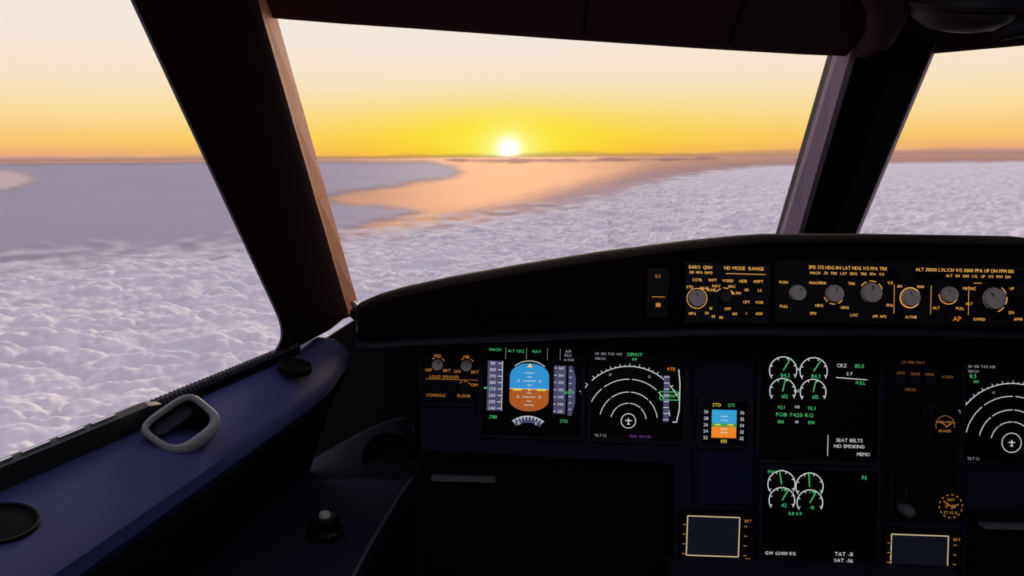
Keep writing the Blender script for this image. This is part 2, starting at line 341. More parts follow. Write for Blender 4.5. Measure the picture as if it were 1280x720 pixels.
# window panes
def win(name,pts,label):
    b=MB(); b.poly(pts); c=sum(pts,Vector())/len(pts); t=thing(name,c,label,'window',kind='structure'); b.build('pane',M['glass'],t); return t
off=FW*.012
win('window_2',[ext(R0,R1,-.15)+off,P(1050,66,1.165),P(976,310,1.50),ext(R0,R1,1.08)+off],'left windshield facing the sunset over clouds')
win('window_3',[P(1165,60,1.165),P(1640,5,.88),P(1640,380,1.2),P(1068,310,1.50)],'right windshield beyond the centre post')
W0,W1=P(0,588,.72),P(364,436,1.16); S0,S1=P(60,724,.6),P(432,468,1.2)
wn=win('window_1',[ext(L0,L1,-.35)-RT*.004,ext(L0,L1,1.02)-RT*.004,ext(W0,W1,-1.1)+Vector((0,0,.0)),Vector((-.60,.1,1.52))],'left side window over the cloud layer')
up=Vector((0,0,1)); inw=Vector((1,-.35,0)).normalized()
# rounded lower corner of the side window frame
A_,B_,C_=ext(L0,L1,.88),ext(L0,L1,1.005),ext(W0,W1,.90)+up*.005
cv=[A_*(1-t)**2+B_*2*t*(1-t)+C_*t*t for t in [i/10 for i in range(11)]]; kb=ext(L0,L1,1.06)+up*-.004
b=MB(); pts=cv+[ext(W0,W1,.97)-up*.006,kb,ext(L0,L1,.95)+RT*.012]
b.prism(pts,[p+(p-C).normalized()*.02 for p in pts]); b.build('corner_frame',M['pillar'],wn)
b=MB(); path=[ext(L0,L1,t) for t in (-.3,0,.3,.6,.85)]+cv[1:]
b.tube([p+(C-p).normalized()*.003 for p in path],.0016,6); b.build('frame_edge',M['trimline'],wn)
b=MB(); nrib=130; rows=[]
for i in range(nrib*2+1):
    t=-1.0+2.04*i/(nrib*2); p=ext(W0,W1,t); k=.0045 if i%2 else .003
    rows.append([p+up*-.012-inw*.008,p+up*(k+.002)-inw*.008,p+up*(k+.002)+inw*.001,p+inw*k*1.4,p-up*.012+inw*k])
b.loft(rows,True,True); b.build('rubber_seal',M['seal'],wn)
b=MB(); a,c=ext(W0,W1,-.9),ext(W0,W1,.40)
rows=[]
for p in (a,lerp(a,c,.5),lerp(a,c,.97),c):
    e=.6 if p is c else 1
    q=p+inw*.010; rows.append([q-up*.012-inw*.010,q+up*.011*e-inw*.010,q+up*.014*e,q+up*.010*e+inw*.008,q-up*.012+inw*.011])
b.loft(rows,True,True); rl=b.build('slide_rail',M['rail'],wn)
b=MB()
for i in range(9):
    p=lerp(a,c,.32+.066*i); q=lerp(a,c,.32+.066*i+.05); u=up*.0145+inw*.010; b.prism([p+u,q+u,q+u+inw*.004,p+u+inw*.004],[p+u-up*.002,q+u-up*.002,q+u+inw*.004-up*.002,p+u+inw*.004-up*.002])
b.build('rail_strip',M['strip'],rl)
# sill (tapering into the pillar foot) + left wall
rows=[]; rw=[]
for i in range(33):
    t=-1.1+2.35*i/32; a,c=ext(W0,W1,t)-up*.012,ext(S0,S1,t)
    c=lerp(c,a+Vector((.02,0,-.03)),.9*sm((t-.80)/.55))
    n_=Vector((.35,0,1)).normalized(); g=min(1,(c-a).length/.1)
    rows.append([a-inw*.03,a,lerp(a,c,.12)+n_*.004*g,lerp(a,c,.5)+n_*.006*g,lerp(a,c,.9)+n_*.004*g,c,c+Vector((.004,0,-.012)),c+Vector((-.01,0,-.03))])
    z7=ext(S0,S1,t).x-.12
    rw.append([c+Vector((-.01,0,-.03)),lerp(c+Vector((-.03,0,-.10)),Vector((z7,c.y,.8)),.3),Vector((z7,c.y,.70)),Vector((z7-.01,c.y,0))])
b=MB(); b.loft(rows); tag(b.build('trim_1',M['sill'],smooth=True),'blue grey sill ledge under the left side window','sill',kind='structure')
b=MB(); b.loft(rw)
p=ext(W0,W1,-1.1); b.prism([Vector((p.x,p.y,0)),Vector((p.x,p.y,1.75)),Vector((-.62,-.92,1.75)),Vector((-.62,-.92,0))],[Vector((p.x-.04,p.y,0)),Vector((p.x-.04,p.y,1.75)),Vector((-.66,-.92,1.75)),Vector((-.66,-.92,0))])
tag(b.build('wall_left',M['black'],smooth=True),'dark left sidewall below the sill','wall',kind='structure')

# ---------------------------------------------------------------- side console and items on the left
zc=.70
q=[(520,592),(500,580),(400,576),(300,610),(120,760),(120,860),(380,860),(440,724),(478,655)]
tp=[onz(x,y,zc) for x,y in q]
for v in tp:
    k=(v.y-S0.y)/(S1.y-S0.y); v.x=max(v.x,S0.x+(S1.x-S0.x)*k-.115)
ctr=sum(tp,Vector())/len(tp)
t=thing('side_console',Vector((ctr.x,ctr.y,0)),'low dark blue side console below the sill at the left','console')
b=MB(); b.prism(tp,[v-up*.03 for v in tp]); b.build('top_plate',M['console'],t)
b=MB(); b.tube([P(516,532,1.352),P(523,550,1.348),P(524,572,1.345)]+[onz(x,y,zc)+up*.001 for x,y in ((519,593),(500,620),(478,656),(458,690),(440,725),(400,810))],.0026,8); b.build('lit_edge_strip',M['cedge'],t,True)  # pale tube stands for the light caught along the console edge
b=MB(); ins=[lerp(v,ctr,.06) for v in tp]; b.prism([v-up*.03 for v in ins],[Vector((v.x,v.y,.0)) for v in ins]); b.build('cabinet',M['black'],t)
b=MB(); rows=[]
# sloping upstand that carries the loudspeaker, fairing down into the console top
for x,y0,y1 in ((372,602,588),(396,602,574),(420,603,560),(445,604,546),(470,604,534),(492,603,526),(508,601,524),(520,597,533),(526,594,552)):
    rows.append([P(x,y0,1.285),P(x,lerp(y0,y1,.5),1.325),P(x,y1,1.358),P(x,y1-3,1.38),P(x,y0,1.38)])
b.loft(rows,True,True); b.build('riser',M['riser'],t,True)
def lathe_thing(name,o,ax,prof,m,label,cat,cap=None,capm=None,capname='cap',kn=0,amp=0,n=32,group=None):
    t=thing(name,o,label,cat,group); b=MB(); b.lathe(o,ax,prof,n,kn,amp); b.build('body',m,t,True)
    if cap: b=MB(); b.lathe(o,ax,cap,24); b.build(capname,capm,t,True)
    return t
o=onz(407,668,zc)
t=lathe_thing('rotary_knob',o,up,[(.001,0),(.027,0),(.027,.007),(.021,.011),(.020,.026),(.017,.029),(.001,.029)],M['rail'],'round black rotary knob standing on the low side console','knob',[(.001,.029),(.009,.029),(.009,.032),(.007,.035),(.001,.035)],M['ivory'],'cap',1,.03,48)
o=P(484,572,1.322); ax=(-FW+up*.35).normalized()
t=thing('loudspeaker',o,'round black loudspeaker grille between side console and instrument panel','loudspeaker')
b=MB(); b.lathe(o,ax,[(.001,-.012),(.044,-.012),(.044,.005),(.041,.007),(.037,.003),(.001,.0015)],40); b.build('rim',M['cup'],t,True)
b=MB()
for r in (.008,.016,.024,.032): b.lathe(o,ax,[(r-.0012,.002),(r-.0012,.0036),(r+.0012,.0036),(r+.0012,.002)],32)
b.build('grille',M['black'],t)
def sillpt(x,y):
    n=(ext(W0,W1,1)-ext(W0,W1,0)).cross(S0-W0).normalized(); r=ray(x,y); return C+r*((W0-C).dot(n)/r.dot(n)), (n if n.z>0 else -n)
for nm,x,y,rr_,dn,lab in (('air_vent',369,456,.025,.009,'dark round air vent at the far end of the sill by the pillar'),('air_vent',0,657,.030,.0055,'dark round air vent at the near end of the sill')):
    o,n_=sillpt(x,y); o=o-n_*dn
    t=thing(nm,o,lab,'air vent'); b=MB(); b.lathe(o,n_,[(rr_*.86,.0),(rr_,.0),(rr_,.0095),(rr_*.97,.0102),(rr_*.9,.0095),(rr_*.86,.0)],36); b.build('rim',M['black'],t,True)
    b=MB(); b.lathe(o,n_,[(.001,.0088),(rr_*.3,.0092),(rr_*.87,.0082),(rr_*.87,0)],36); b.build('nozzle',M['cup'],t,True)
# window handle
o,n_=sillpt(228,538); nn=(n_+(C-o).normalized()*.75).normalized(); al=(W1-W0).normalized(); al=(al-nn*al.dot(nn)).normalized(); ac=nn.cross(al)
if ac.x<0: ac=-ac
o=o+n_*.005
t=thing('window_handle',o,'pale grey rounded handle frame around a black recess on the sill','handle')
ring=[]; NN=48; K=.87
for k in range(NN):
    a=k*2*math.pi/NN; cx,sy=math.cos(a),math.sin(a); e=.5 if sy<0 else .62
    u=K*(.0395-.004*sy)*math.copysign(abs(cx)**e,cx); v=K*.033*math.copysign(abs(sy)**e,sy); ring.append(o+nn*.004+al*u+ac*v)
b=MB(); b.tube(ring,[.0040+.0034*max(0,math.sin(k*2*math.pi/NN)) for k in range(NN)],12,True); b.build('grip_ring',M['ring'],t,True)
b=MB(); rows=[]
for s_,hh in ((1.0,-.018),(1.02,.0),(.93,.001),(.8,-.014),(.4,-.018)): rows.append([o+(q-o-nn*(q-o).dot(nn))*s_+nn*hh for q in ring])
b.loft(rows,True,True); b.build('cup',M['cup'],t,True)
b=MB(); q=[(-.024,-.023),(.024,-.023),(.026,-.012),(.019,-.007),(-.019,-.007),(-.026,-.012)]
b.prism([o+al*u+ac*v-nn*.002 for u,v in q],[o+al*u+ac*v-nn*.013 for u,v in q]); b.build('lever',M['bezel'],t)
# latch at windshield corner
o=P(447,392,1.22)
t=thing('frame_latch',o,'small grey latch at the lower corner of the windshield pillar','latch')
b=MB(); b.lathe(o,-FW,[(.001,-.1),(.008,-.1),(.008,.0),(.011,.002),(.011,.008),(.008,.012),(.001,.012)],20); b.build('button',M['knobd'],t,True)
b=MB(); b.tube([P(441,378,1.22),P(446,385,1.21),P(448,395,1.21),P(450,408,1.22),P(447,414,1.24)],[.004,.006,.006,.005,.003],10); b.build('clip',M['bar'],t,True)

# ---------------------------------------------------------------- glareshield
gt=[(447,381,1.16,428),(470,371,1.14,430),(500,362,1.12,427),(560,349,1.09,424),(650,333,1.06,420),(750,317,1.035,416),(860,303,1.025,413),(920,297,1.02,412),(960,294,1.02,412),(1100,294,1.02,413),(1280,297,1.02,416),(1450,315,1.03,424),(1600,340,1.08,432),(1750,380,1.15,440)]
rows=[]
for x,yt,d,yb in gt:
    top=P(x,yt,d); ft=P(x,yt+9,d-.022); fm=P(x,yt+22,d-.026); fb=P(x,yb-6,d-.02); fb2=P(x,yb,d-.01)
    rows.append([Vector((top.x+(-.03 if x<600 else 0),top.y+.42,top.z-.13)),top+Vector((0,.12,-.020)),top+Vector((0,.03,-.001)),top,ft,fm,fb,fb2,fb2+FW*.22])
b=MB(); b.loft(rows,True,True); gs=thing('glareshield',P(1000,410,1.0),'black curved glareshield spanning the cockpit below the windshields','glareshield')
b.build('cover',M['glare'],gs,True)
b=MB(); b.loft([[r[7]+UP*.004-FW*.004,r[7]-FW*.010,r[7]-UP*.006-FW*.010,r[7]-UP*.008+FW*.006] for r in rows],True,True); b.build('lower_lip',M['bezel'],gs,True)
b=MB(); b.rbox(PL(1.02,660,378,-6),600,364,722,392,-.01,.004,4); b.build('flap',M['glare'],gs)
def knob(pl,x,y,rpx,parent,m=None,hgt=.008,name='knob',ptr=None):
    k=pl.D/F; r=rpx*k; b=MB(); o=pl.p(x,y,0)
    b.lathe(o,-FW,[(r*.6,0),(r*1.06,0),(r*1.06,.002),(r,.003),(r*.99,hgt*.85),(r*.95,hgt),(.0005,hgt)],48,1,.015); kb=b.build(name,m or M['knob'],parent,True)
    if ptr is not None:
        b=MB(); a=rad(ptr); b.seg(pl,x+rpx*.3*math.cos(a),y-rpx*.3*math.sin(a),x+rpx*.8*math.cos(a),y-rpx*.8*math.sin(a),rpx*.12,hgt+.0006); b.build('pointer',M['knobd'],kb)
    return kb
pl=PL(.992,822,365,1.5); t=thing('warning_panel',pl.p(822,365),'small square warning light button left of the control panels','button')
b=MB(); b.rbox(pl,809,336,836,397,-.004,.001,2); b.build('faceplate',M['plate'],t)
b=MB(); b.rbox(pl,813,368,831,388,.001,.006,2); b.build('button',M['plate'],t)
b=MB(); b.txt(pl,'ILS',822,345,4,.0016); b.seg(pl,814,371,830,371,1,.0065); b.seg(pl,819,381,825,381,5,.0065); b.build('lettering',M['amberd'],t)
def line(b,pl,words,x,y,h,l,wid,gap):
    for s_ in words: x+=b.txt(pl,s_,x,y,h,l,'l',wid)+gap
# display control panel
pl=PL(.992,910,368,1.5); l=.0016
t=thing('display_control_panel',pl.p(910,368),'left display control panel with one knob and amber lettering on the glareshield','control panel')
b=MB(); b.rbox(pl,856,329,962,404,-.006,.001,3); b.build('faceplate',M['plate'],t)
knob(pl,871,374,10,t,ptr=100)
knob(pl,905,372,6.5,t,M['knobd'],.01,ptr=60)
for i in range(5):
    b=MB(); b.rbox(pl,864+i*19,346,877+i*19,356,.001,.005,1.5); b.build('button',M['plate'],t)
for yy in (362,377,391):
    for xx in (932,948):
        b=MB(); b.rbox(pl,xx-6,yy-4,xx+6,yy+4,.001,.005,1.2); b.build('button',M['plate'],t)
b=MB()
for i,s_ in enumerate(('CSTR','WPT','VORD','NDB','ARPT')): b.txt(pl,s_,870+i*19,351,3.4,.0056)
line(b,pl,('BARO','QNH'),860,335,4,l,.9,3); line(b,pl,('ND MODE','RANGE'),904,335,4.2,l,.95,4); line(b,pl,('1013','HPA','INHG'),861,341.5,3.2,l,.9,2.5)
b.arc(pl,905,372,12,20,160,.8,l,9,3); b.arc(pl,871,374,12.5,0,360,.7,l,30); b.seg(pl,906,342,956,342,.6,l)
for s_,x,y in (('ROSE',889,363),('NAV',895,358),('ARC',914,358),('PLAN',920,366),('10',889,386),('20',884,392),('40',892,396),('80',902,397),('FD',932,362),('LS',948,362),('CPT',932,377),('VOR',948,377),('1',932,391),('ADF',948,391),('HPA',866,393),('STD',862,360),('OFF',910,386),('160',919,392),('INHG',880,361)): b.txt(pl,s_,x,y,3.3,.0056 if x>925 else l)
b.build('lettering',M['amber'],t)
# autopilot panel
pl=PL(.988,1130,368,1.2)
t=thing('autopilot_panel',pl.p(1130,368),'wide autopilot panel with row of grey knobs at centre of glareshield','control panel')
b=MB(); b.rbox(pl,968,328,1320,406,-.008,.001,3); b.build('faceplate',M['plate'],t)
for i,(x,y,r) in enumerate(((996,369,9.5),(1042,369,10.5),(1088,367,12),(1137,372,10.5),(1185,367,9.5),(1241,371,13),(1300,369,11))): knob(pl,x,y,r,t,ptr=70+i*13)
for x0,x1 in ((1006,1064),(1066,1122),(1143,1200),(1204,1296)):
    b=MB(); b.rbox(pl,x0,333,x1,349,.001,.003,1.5); b.build('readout_window',M['screen'],t)
for x,y,w_ in ((1015,394,16),(1066,395,14),(1097,396,18),(1137,396,20),(1193,397,18),(1222,397,12),(1270,396,14)):
    b=MB(); b.rbox(pl,x-w_/2,y-5,x+w_/2,y+5,.001,.005,1.5); b.build('button',M['plate'],t)
b=MB()
line(b,pl,('SPD','275','HDG','104','LAT','HDG','V/S','FPA','TRK'),1009,336.6,4.2,.0036,.88,1.6); line(b,pl,('ALT','35000','LVL/CH','V/S','0000','FPA','UP','DN','FPM','100'),1142,336.6,4.2,.0036,.92,1.8)
line(b,pl,('MACH','.78','TRK','LAT','HDG','TRK','FPA','V/S'),1011,343.6,3.4,.0036,.9,3.4); line(b,pl,('ALT','100','1000','LVL','UP','V/S','FPM','DN'),1180,343.6,3.4,.0036,.9,3.5)
for s_,x,y in (('SPD',1015,394),('LOC',1066,395),('AP1',1092,396),('AP2',1102,396),('A/THR',1137,396),('EXPED',1222,397),('APPR',1270,396),('PUSH',979,356),('PULL',980,386),('MACH',1018,356),('TRK',1064,356),('METRIC',1211,359),('ALT',1211,378),('DN',1264,388),('UP',1264,358),('HDG',1024,384),('V/S',1112,354),('FPA',1112,382),('100',1124,358),('1000',1150,358),('PULL',1200,384),('HDG',1056,386),('TRK',1028,356),('ALT',1170,384)): b.txt(pl,s_,x,y,3.3,.0056 if y>393 else l)
b.arc(pl,1137,372,12.5,0,360,1.1,l,32); b.arc(pl,1088,367,15,20,160,.8,l,9,3); b.arc(pl,1185,367,12,180,360,.8,l,12); b.arc(pl,1241,371,17,-70,70,.9,l,9,3); b.arc(pl,1042,369,13,200,340,.8,l,9,3)
for x in (1117,1163,1210): b.seg(pl,x,356,x,392,.5,l)
b.seg(pl,1216,352,1226,352,.6,l); b.build('lettering',M['amber'],t)
b=MB(); b.txt(pl,'AP',1194,397,5.8,.0058); b.build('lit_caption',M['orange'],t)

# ---------------------------------------------------------------- main instrument panel
pm=PL(1.2)
t=thing('instrument_panel',pm.p(1000,640),'wide dark main instrument panel below the glareshield','instrument panel')
q=[(524,426),(1000,428),(1640,446),(1640,840),(842,840),(842,580),(526,562)]
b=MB(); b.prism([pm.p(x,y,0) for x,y in q],[pm.p(x,y,-.012) for x,y in q]); b.build('face',M['panel'],t)
b=MB()
for a in ((866,440,866,640),(943,440,943,700),(1102,445,1102,650),(1203,450,1203,640),(842,640,943,642),(732,432,733,560),(526,508,600,510)): b.seg(pm,*a,1.2,.0006)
b.build('seams',M['cup'],t)
for x,y in ((534,434),(534,552),(862,436),(862,570),(948,585),(1098,440),(1198,600),(1108,655)):
    b=MB(); b.lathe(pm.p(x,y),-FW,[(.0028,0),(.0028,.001),(.002,.0018),(.0004,.0012)],12); b.build('screw',M['knobd'],t,True)
def display(cx,cy,o,name,label,cat,rot=1.5,pad=5,group=None):
    pl=PL(1.2,cx,cy,rot); t=thing(name,pl.p(cx,cy),label,cat,group)
    b=MB(); b.frame(pl,o,(o[0]+pad,o[1]+pad,o[2]-pad,o[3]-pad),0,.006,4); b.build('bezel',M['bezel'],t)
    b=MB(); b.rect(pl,o[0]+pad-.5,o[1]+pad-.5,o[2]-pad+.5,o[3]-pad+.5,.002); b.build('screen',M['screen'],t)
    return pl,t
G=.0028; G2=.0033
# primary flight display
pl,t=display(665,488,(598,428,731,549),'flight_display','left flight display with blue and brown horizon and scrolling tapes','display')
def half(top):
    q=[]
    for i in range(17):
        a=math.pi*i/16; q.append((661.5+24.5*math.cos(a),(470-16*math.sin(a)) if top else (500+14*math.sin(a))))
    return q
b=MB(); b.poly([pl.p(x,y,G) for x,y in half(True)]+[pl.p(637,486,G),pl.p(686,486,G)]); ah=b.build('artificial_horizon',M['blue'],t)
b=MB(); b.poly([pl.p(x,y,G) for x,y in half(False)]+[pl.p(637,486,G),pl.p(686,486,G)]); b.build('ground_half',M['brown'],ah)
b=MB()
for i,(dy,w_) in enumerate(((-20,6),(-15,3),(-10,8),(-5,3),(5,3),(10,8),(15,3),(20,6))): b.seg(pl,661.5-w_,486+dy,661.5+w_,486+dy,.8,G2)
b.seg(pl,637,486,686,486,.8,G2); b.arc(pl,661.5,480,29,50,130,.9,G2,16)
b.txt(pl,'10',648,476,3,G2); b.txt(pl,'10',675,476,3,G2); b.txt(pl,'10',648,496,3,G2); b.txt(pl,'10',675,496,3,G2); b.build('pitch_scale',M['white'],ah)
b=MB(); b.seg(pl,641,487,652,487,2,G2+.0003); b.seg(pl,671,487,682,487,2,G2+.0003); b.seg(pl,660,487,663,487,2.6,G2+.0003); b.poly([pl.p(661.5,454,G2),pl.p(658,459,G2),pl.p(665,459,G2)]); b.build('aircraft_symbol',M['yellow'],ah)
b=MB(); b.rect(pl,609,452,627,514,G); sp_=b.build('speed_tape',M['tape'],t)
b=MB()
for i in range(8): b.seg(pl,622,455+i*8,627,455+i*8,.9,G2); b.txt(pl,str(310-10*i),615.5,455+i*8,3.8,G2)
b.seg(pl,627.5,452,627.5,514,.8,G2); b.build('tape_figures',M['white'],sp_)
b=MB(); b.rect(pl,692,456,707,516,G); at_=b.build('altitude_tape',M['tape'],t)
b=MB()
for i in range(7): b.seg(pl,692,459+i*9,695,459+i*9,.9,G2); b.txt(pl,str(365-5*i),701,459+i*9,3.4,G2)
b.build('tape_figures',M['white'],at_)
b=MB(); b.poly([pl.p(x,y,G) for x,y in ((710,456),(715,456),(719,470),(719,502),(715,518),(710,518))]); vs_=b.build('climb_scale',M['tape'],t)
b=MB()
for i in range(7): b.seg(pl,711,462+i*8,714,462+i*8,.8,G2)
b.build('scale_marks',M['white'],vs_)
b=MB(); b.arc(pl,661,552,28,52,128,8,G,16); hd=b.build('heading_tape',M['tape'],t)
b=MB()
for i in range(9):
    a=rad(56+8.5*i); b.seg(pl,661+28*math.cos(a),552-28*math.sin(a),661+32*math.cos(a),552-32*math.sin(a),1,G2)
b.arc(pl,661,552,32,52,128,1.1,G2,20); b.txt(pl,'10',650,529,3.6,G2); b.txt(pl,'11',671,529,3.6,G2); b.build('heading_figures',M['white'],hd)
b=MB(); b.txt(pl,'MACH',618,438,3.6,G2); b.txt(pl,'ALT CRZ',644,439,3.4,G2); b.txt(pl,'NAV',670,439,3.6,G2); b.txt(pl,'.788',617,522,4.2,G2); b.txt(pl,'36000',711,489,3.8,G2+.0004); b.txt(pl,'STD',706,525,3.8,G2); b.seg(pl,605,486,609,486,2,G2); b.build('green_figures',M['green'],t)
b=MB(); b.txt(pl,'AP1',709,438,3.6,G2); b.txt(pl,'1FD2',709,443,3.2,G2); b.txt(pl,'A/THR',710,448.5,3,G2)
for x in (631,657,683,699): b.seg(pl,x,435,x,449,.5,G2)
b.build('white_figures',M['whited'],t)
# navigation display
def nav(cx,cy,o,ax,ay,rs,label):
    pl,t=display(cx,cy,o,'navigation_display',label,'display')
    b=MB(); r0=rs[0]; b.arc(pl,ax,ay,r0,28,152,1.0,G,40)
    for i in range(25):
        a=rad(30+5*i); e=3.6 if i%2==0 else 2; b.seg(pl,ax+r0*math.cos(a),ay-r0*math.sin(a),ax+(r0+e)*math.cos(a),ay-(r0+e)*math.sin(a),.7,G)
    b.build('compass_arc',M['white'],t)
    for i,r in enumerate(rs[1:]):
        b=MB(); last=i==len(rs)-2
        b.arc(pl,ax,ay,r,0 if last else 8,360 if last else 172,.95,G,48,0 if last else 12); b.build('range_arc',M['white'],t)
    b=MB(); b.seg(pl,ax,ay-3.5,ax,ay+4.5,1.2,G2); b.seg(pl,ax-4,ay-.5,ax+4,ay-.5,1.2,G2); b.seg(pl,ax-2,ay+4,ax+2,ay+4,1,G2); b.build('aircraft_symbol',M['white'],t)
    b=MB(); b.txt(pl,'GS 456 TAS 448',o[0]+8,o[1]+9,3.2,G2,'l'); b.txt(pl,'286/24',o[0]+8,o[1]+15,3.2,G2,'l'); b.txt(pl,'10',ax-24,ay-r0*.84,3.2,G2); b.txt(pl,'12',ax+25,ay-r0*.82,3.2,G2)
    b.txt(pl,'TILT 1.2',o[0]+10,o[3]-9,3.2,G2,'l'); b.build('white_figures',M['whited'],t)
    return pl,t
pl,t=nav(796,494,(734,434,859,554),786,526,(68,52,36,22,9),'navigation display with white range arcs beside the blue and brown flight display')
b=MB(); b.txt(pl,'DENUT',792,443,4,G2); b.txt(pl,'104',792,449,3.4,G2); b.frame(pl,(824,488,848,499),(825,489,847,498),G2,G2,1); b.txt(pl,'36000',836,493.5,4.2,G2); b.build('green_figures',M['green'],t)
b=MB(); b.txt(pl,'RTE',838,460,3.8,G2); b.build('amber_figures',M['orange'],t)
b=MB(); b.rect(pl,829,468,836,526,G+.0002); vt=b.build('side_tape',M['tape'],t)
b=MB()
for i in range(8): b.seg(pl,829,470+i*7.6,836,470+i*7.6,.9,G2)
for a,c in (((847,460),(849,478)),((849,478),(849,510)),((849,510),(846,526)),((841,526),(846,526))): b.seg(pl,*a,*c,1.2,G2)
b.build('tape_marks',M['white'],vt)
b=MB(); b.txt(pl,'TERR ON ND',801,545,3.2,G2); b.build('magenta_figures',M['magenta'],t)
pl,t=nav(1262,518,(1199,450,1325,583),1264,553,(74,58,41,26,12),'navigation display cut off at the right edge of the photo')
b=MB(); b.txt(pl,'ILS',1214,471,5,G2); b.txt(pl,'109',1218,478,3.6,G2); b.build('green_figures',M['green'],t)
# standby instrument
pl,t=display(905,528,(870,494,940,561),'standby_instrument','small square standby horizon instrument with blue and orange bands','instrument',pad=7)
b=MB(); b.rect(pl,889,512,920,529,G); ah=b.build('horizon_screen',M['cyan'],t)
b=MB(); b.rect(pl,889,529,920,533,G); b.build('green_band',M['greens'],ah)
b=MB(); b.rect(pl,889,533,920,547,G); b.build('orange_band',M['orange'],ah)
b=MB()
for dy in (-10,-5,6,10): b.seg(pl,900,530+dy,909,530+dy,.9,G2)
for i in range(5): b.txt(pl,str(30-2*i),882,515+i*8,4,G2); b.txt(pl,str(36-i),927,515+i*8,4,G2)
b.build('white_figures',M['white'],t)
b=MB(); b.seg(pl,893,530.5,900,530.5,1.6,G2+.0003); b.seg(pl,909,530.5,916,530.5,1.6,G2+.0003); b.txt(pl,'1013',905,551,4,G2); b.txt(pl,'STD',895,506,4,G2); b.build('yellow_figures',M['yellow'],t)
b=MB(); b.txt(pl,'275',913,506,4,G2); b.build('green_figures',M['green'],t)
for x in (876,934):
    for y in (503,553):
        b=MB(); b.lathe(pl.p(x,y,.006),-FW,[(.0025,0),(.0025,.001),(.0004,.0012)],10); b.build('screw',M['knobd'],t,True)
# blanking cover
pl=PL(1.2,906,596,1.2); t=thing('blank_cover',pl.p(906,596),'plain dark blue blank cover below the standby horizon instrument','cover')
b=MB(); b.rbox(pl,872,566,939,630,0,.005,3); b.build('plate',M['cover'],t)
for x in (878,933):
    for y in (572,624):
        b=MB(); b.lathe(pl.p(x,y,.005),-FW,[(.0025,0),(.0025,.001),(.0004,.0012)],10); b.build('screw',M['knobd'],t,True)
def gauge(t,pl,x,y,r,val,num):
    b=MB(); b.arc(pl,x,y,r,-30,215,1.2,G,26)
    for k in range(6):
        a=rad(-20+45*k); b.seg(pl,x+(r-3)*math.cos(a),y-(r-3)*math.sin(a),x+r*math.cos(a),y-r*math.sin(a),1,G)
    d=b.build('dial',M['white'],t); g=MB()
    a=rad(val); g.seg(pl,x,y,x+(r+1)*math.cos(a),y-(r+1)*math.sin(a),1.3,G2); g.txt(pl,num,x+3,y+6,4.6,G2); g.build('needle',M['green'],d)
# engine display
pl,t=display(1022,510,(944,438,1101,580),'engine_display','upper engine display with four green and white dials','display')
for x,y,r,v,n_ in ((977,464,17,60,'84.2'),(1015,464,17,58,'84.3'),(977,490,16,80,'612'),(1015,490,16,78,'615')): gauge(t,pl,x,y,r,v,n_)
b=MB(); g=MB()
b.txt(pl,'N1',996,462,3.4,G2); b.txt(pl,'EGT',996,489,3.4,G2); b.txt(pl,'N2',996,509,3.4,G2); b.txt(pl,'FF',996,528,3.4,G2); b.txt(pl,'SEAT BELTS',1062,549,4.2,G2,wid=1.0); b.txt(pl,'NO SMOKING',1062,556.5,4.2,G2,wid=1.0); b.txt(pl,'MEMO',1080,566,4.2,G2); b.txt(pl,'CRZ',1050,456,4.2,G2); b.txt(pl,'S F',1060,466,4,G2); b.seg(pl,1043,471,1082,473,1,G2); b.seg(pl,1035,543,1035,569,.8,G2)
b.build('white_figures',M['white'],t)
g.txt(pl,'92.1',976,510,4.2,G2); g.txt(pl,'92.3',1014,510,4.2,G2); g.txt(pl,'1180',976,528,4,G2); g.txt(pl,'1190',1014,528,4,G2); g.txt(pl,'85.0',1072,456,4.6,G2); g.txt(pl,'FOB 7420 KG',993,519,4.6,G2,wid=1.15); g.txt(pl,'FULL',1074,477,4,G2); g.build('green_figures',M['green'],t)
# system display
pl,t=display(1022,648,(946,582,1099,718),'system_display','lower system display with four small green dials','display')
for x,y,r,v,n_ in ((975,606,17,100,'78'),(1010,608,17,95,'79'),(976,626,16,60,'42'),(1011,628,16,62,'41')): gauge(t,pl,x,y,r,v,n_)
b=MB(); g=MB()
b.txt(pl,'TAT -31',1055,691,4.6,G2); b.txt(pl,'SAT -56',1055,699,4.6,G2); b.txt(pl,'GW 62400 KG',976,692,4,G2); b.build('white_figures',M['white'],t)
g.txt(pl,'ENG',962,590.5,3.2,G2); g.txt(pl,'N',1078,595,5.5,G2); g.txt(pl,'0.8 0.9',993,642,4,G2); g.build('green_figures',M['green'],t)
# switch panel left
pl=PL(1.2,566,472,1.5); t=thing('switch_panel',pl.p(566,472),'small switch panel with two white topped knobs left of the flight display','switch panel')
b=MB(); b.rbox(pl,528,440,602,502,0,.004,3); b.build('faceplate',M['plate'],t)
for x,y,r in ((547,456,7),(583,456,7)): knob(pl,x,y,r,t,M['ivory'],.012,ptr=60)
for x,y,r in ((546,484,6),(581,484,6)): knob(pl,x,y,r,t,M['knobd'],.012,ptr=120)
b=MB(); l=.0046
for s_,x,y in (('PFD',547,445),('ND',583,445),('OFF',536,463),('BRT',559,463),('OFF',572,464),('BRT',594,464),('LOUD SPEAKER',556,471),('CONSOLE',546,494),('FLOOR',581,494),('DIM',594,480)): b.txt(pl,s_,x,y,3.6,l)
b.arc(pl,547,456,9.5,30,150,.9,l,9,3); b.arc(pl,583,456,9.5,30,150,.9,l,9,3); b.arc(pl,581,484,8.5,30,150,.9,l,9,3); b.seg(pl,532,474,598,474,.5,l); b.build('lettering',M['amberd'],t)
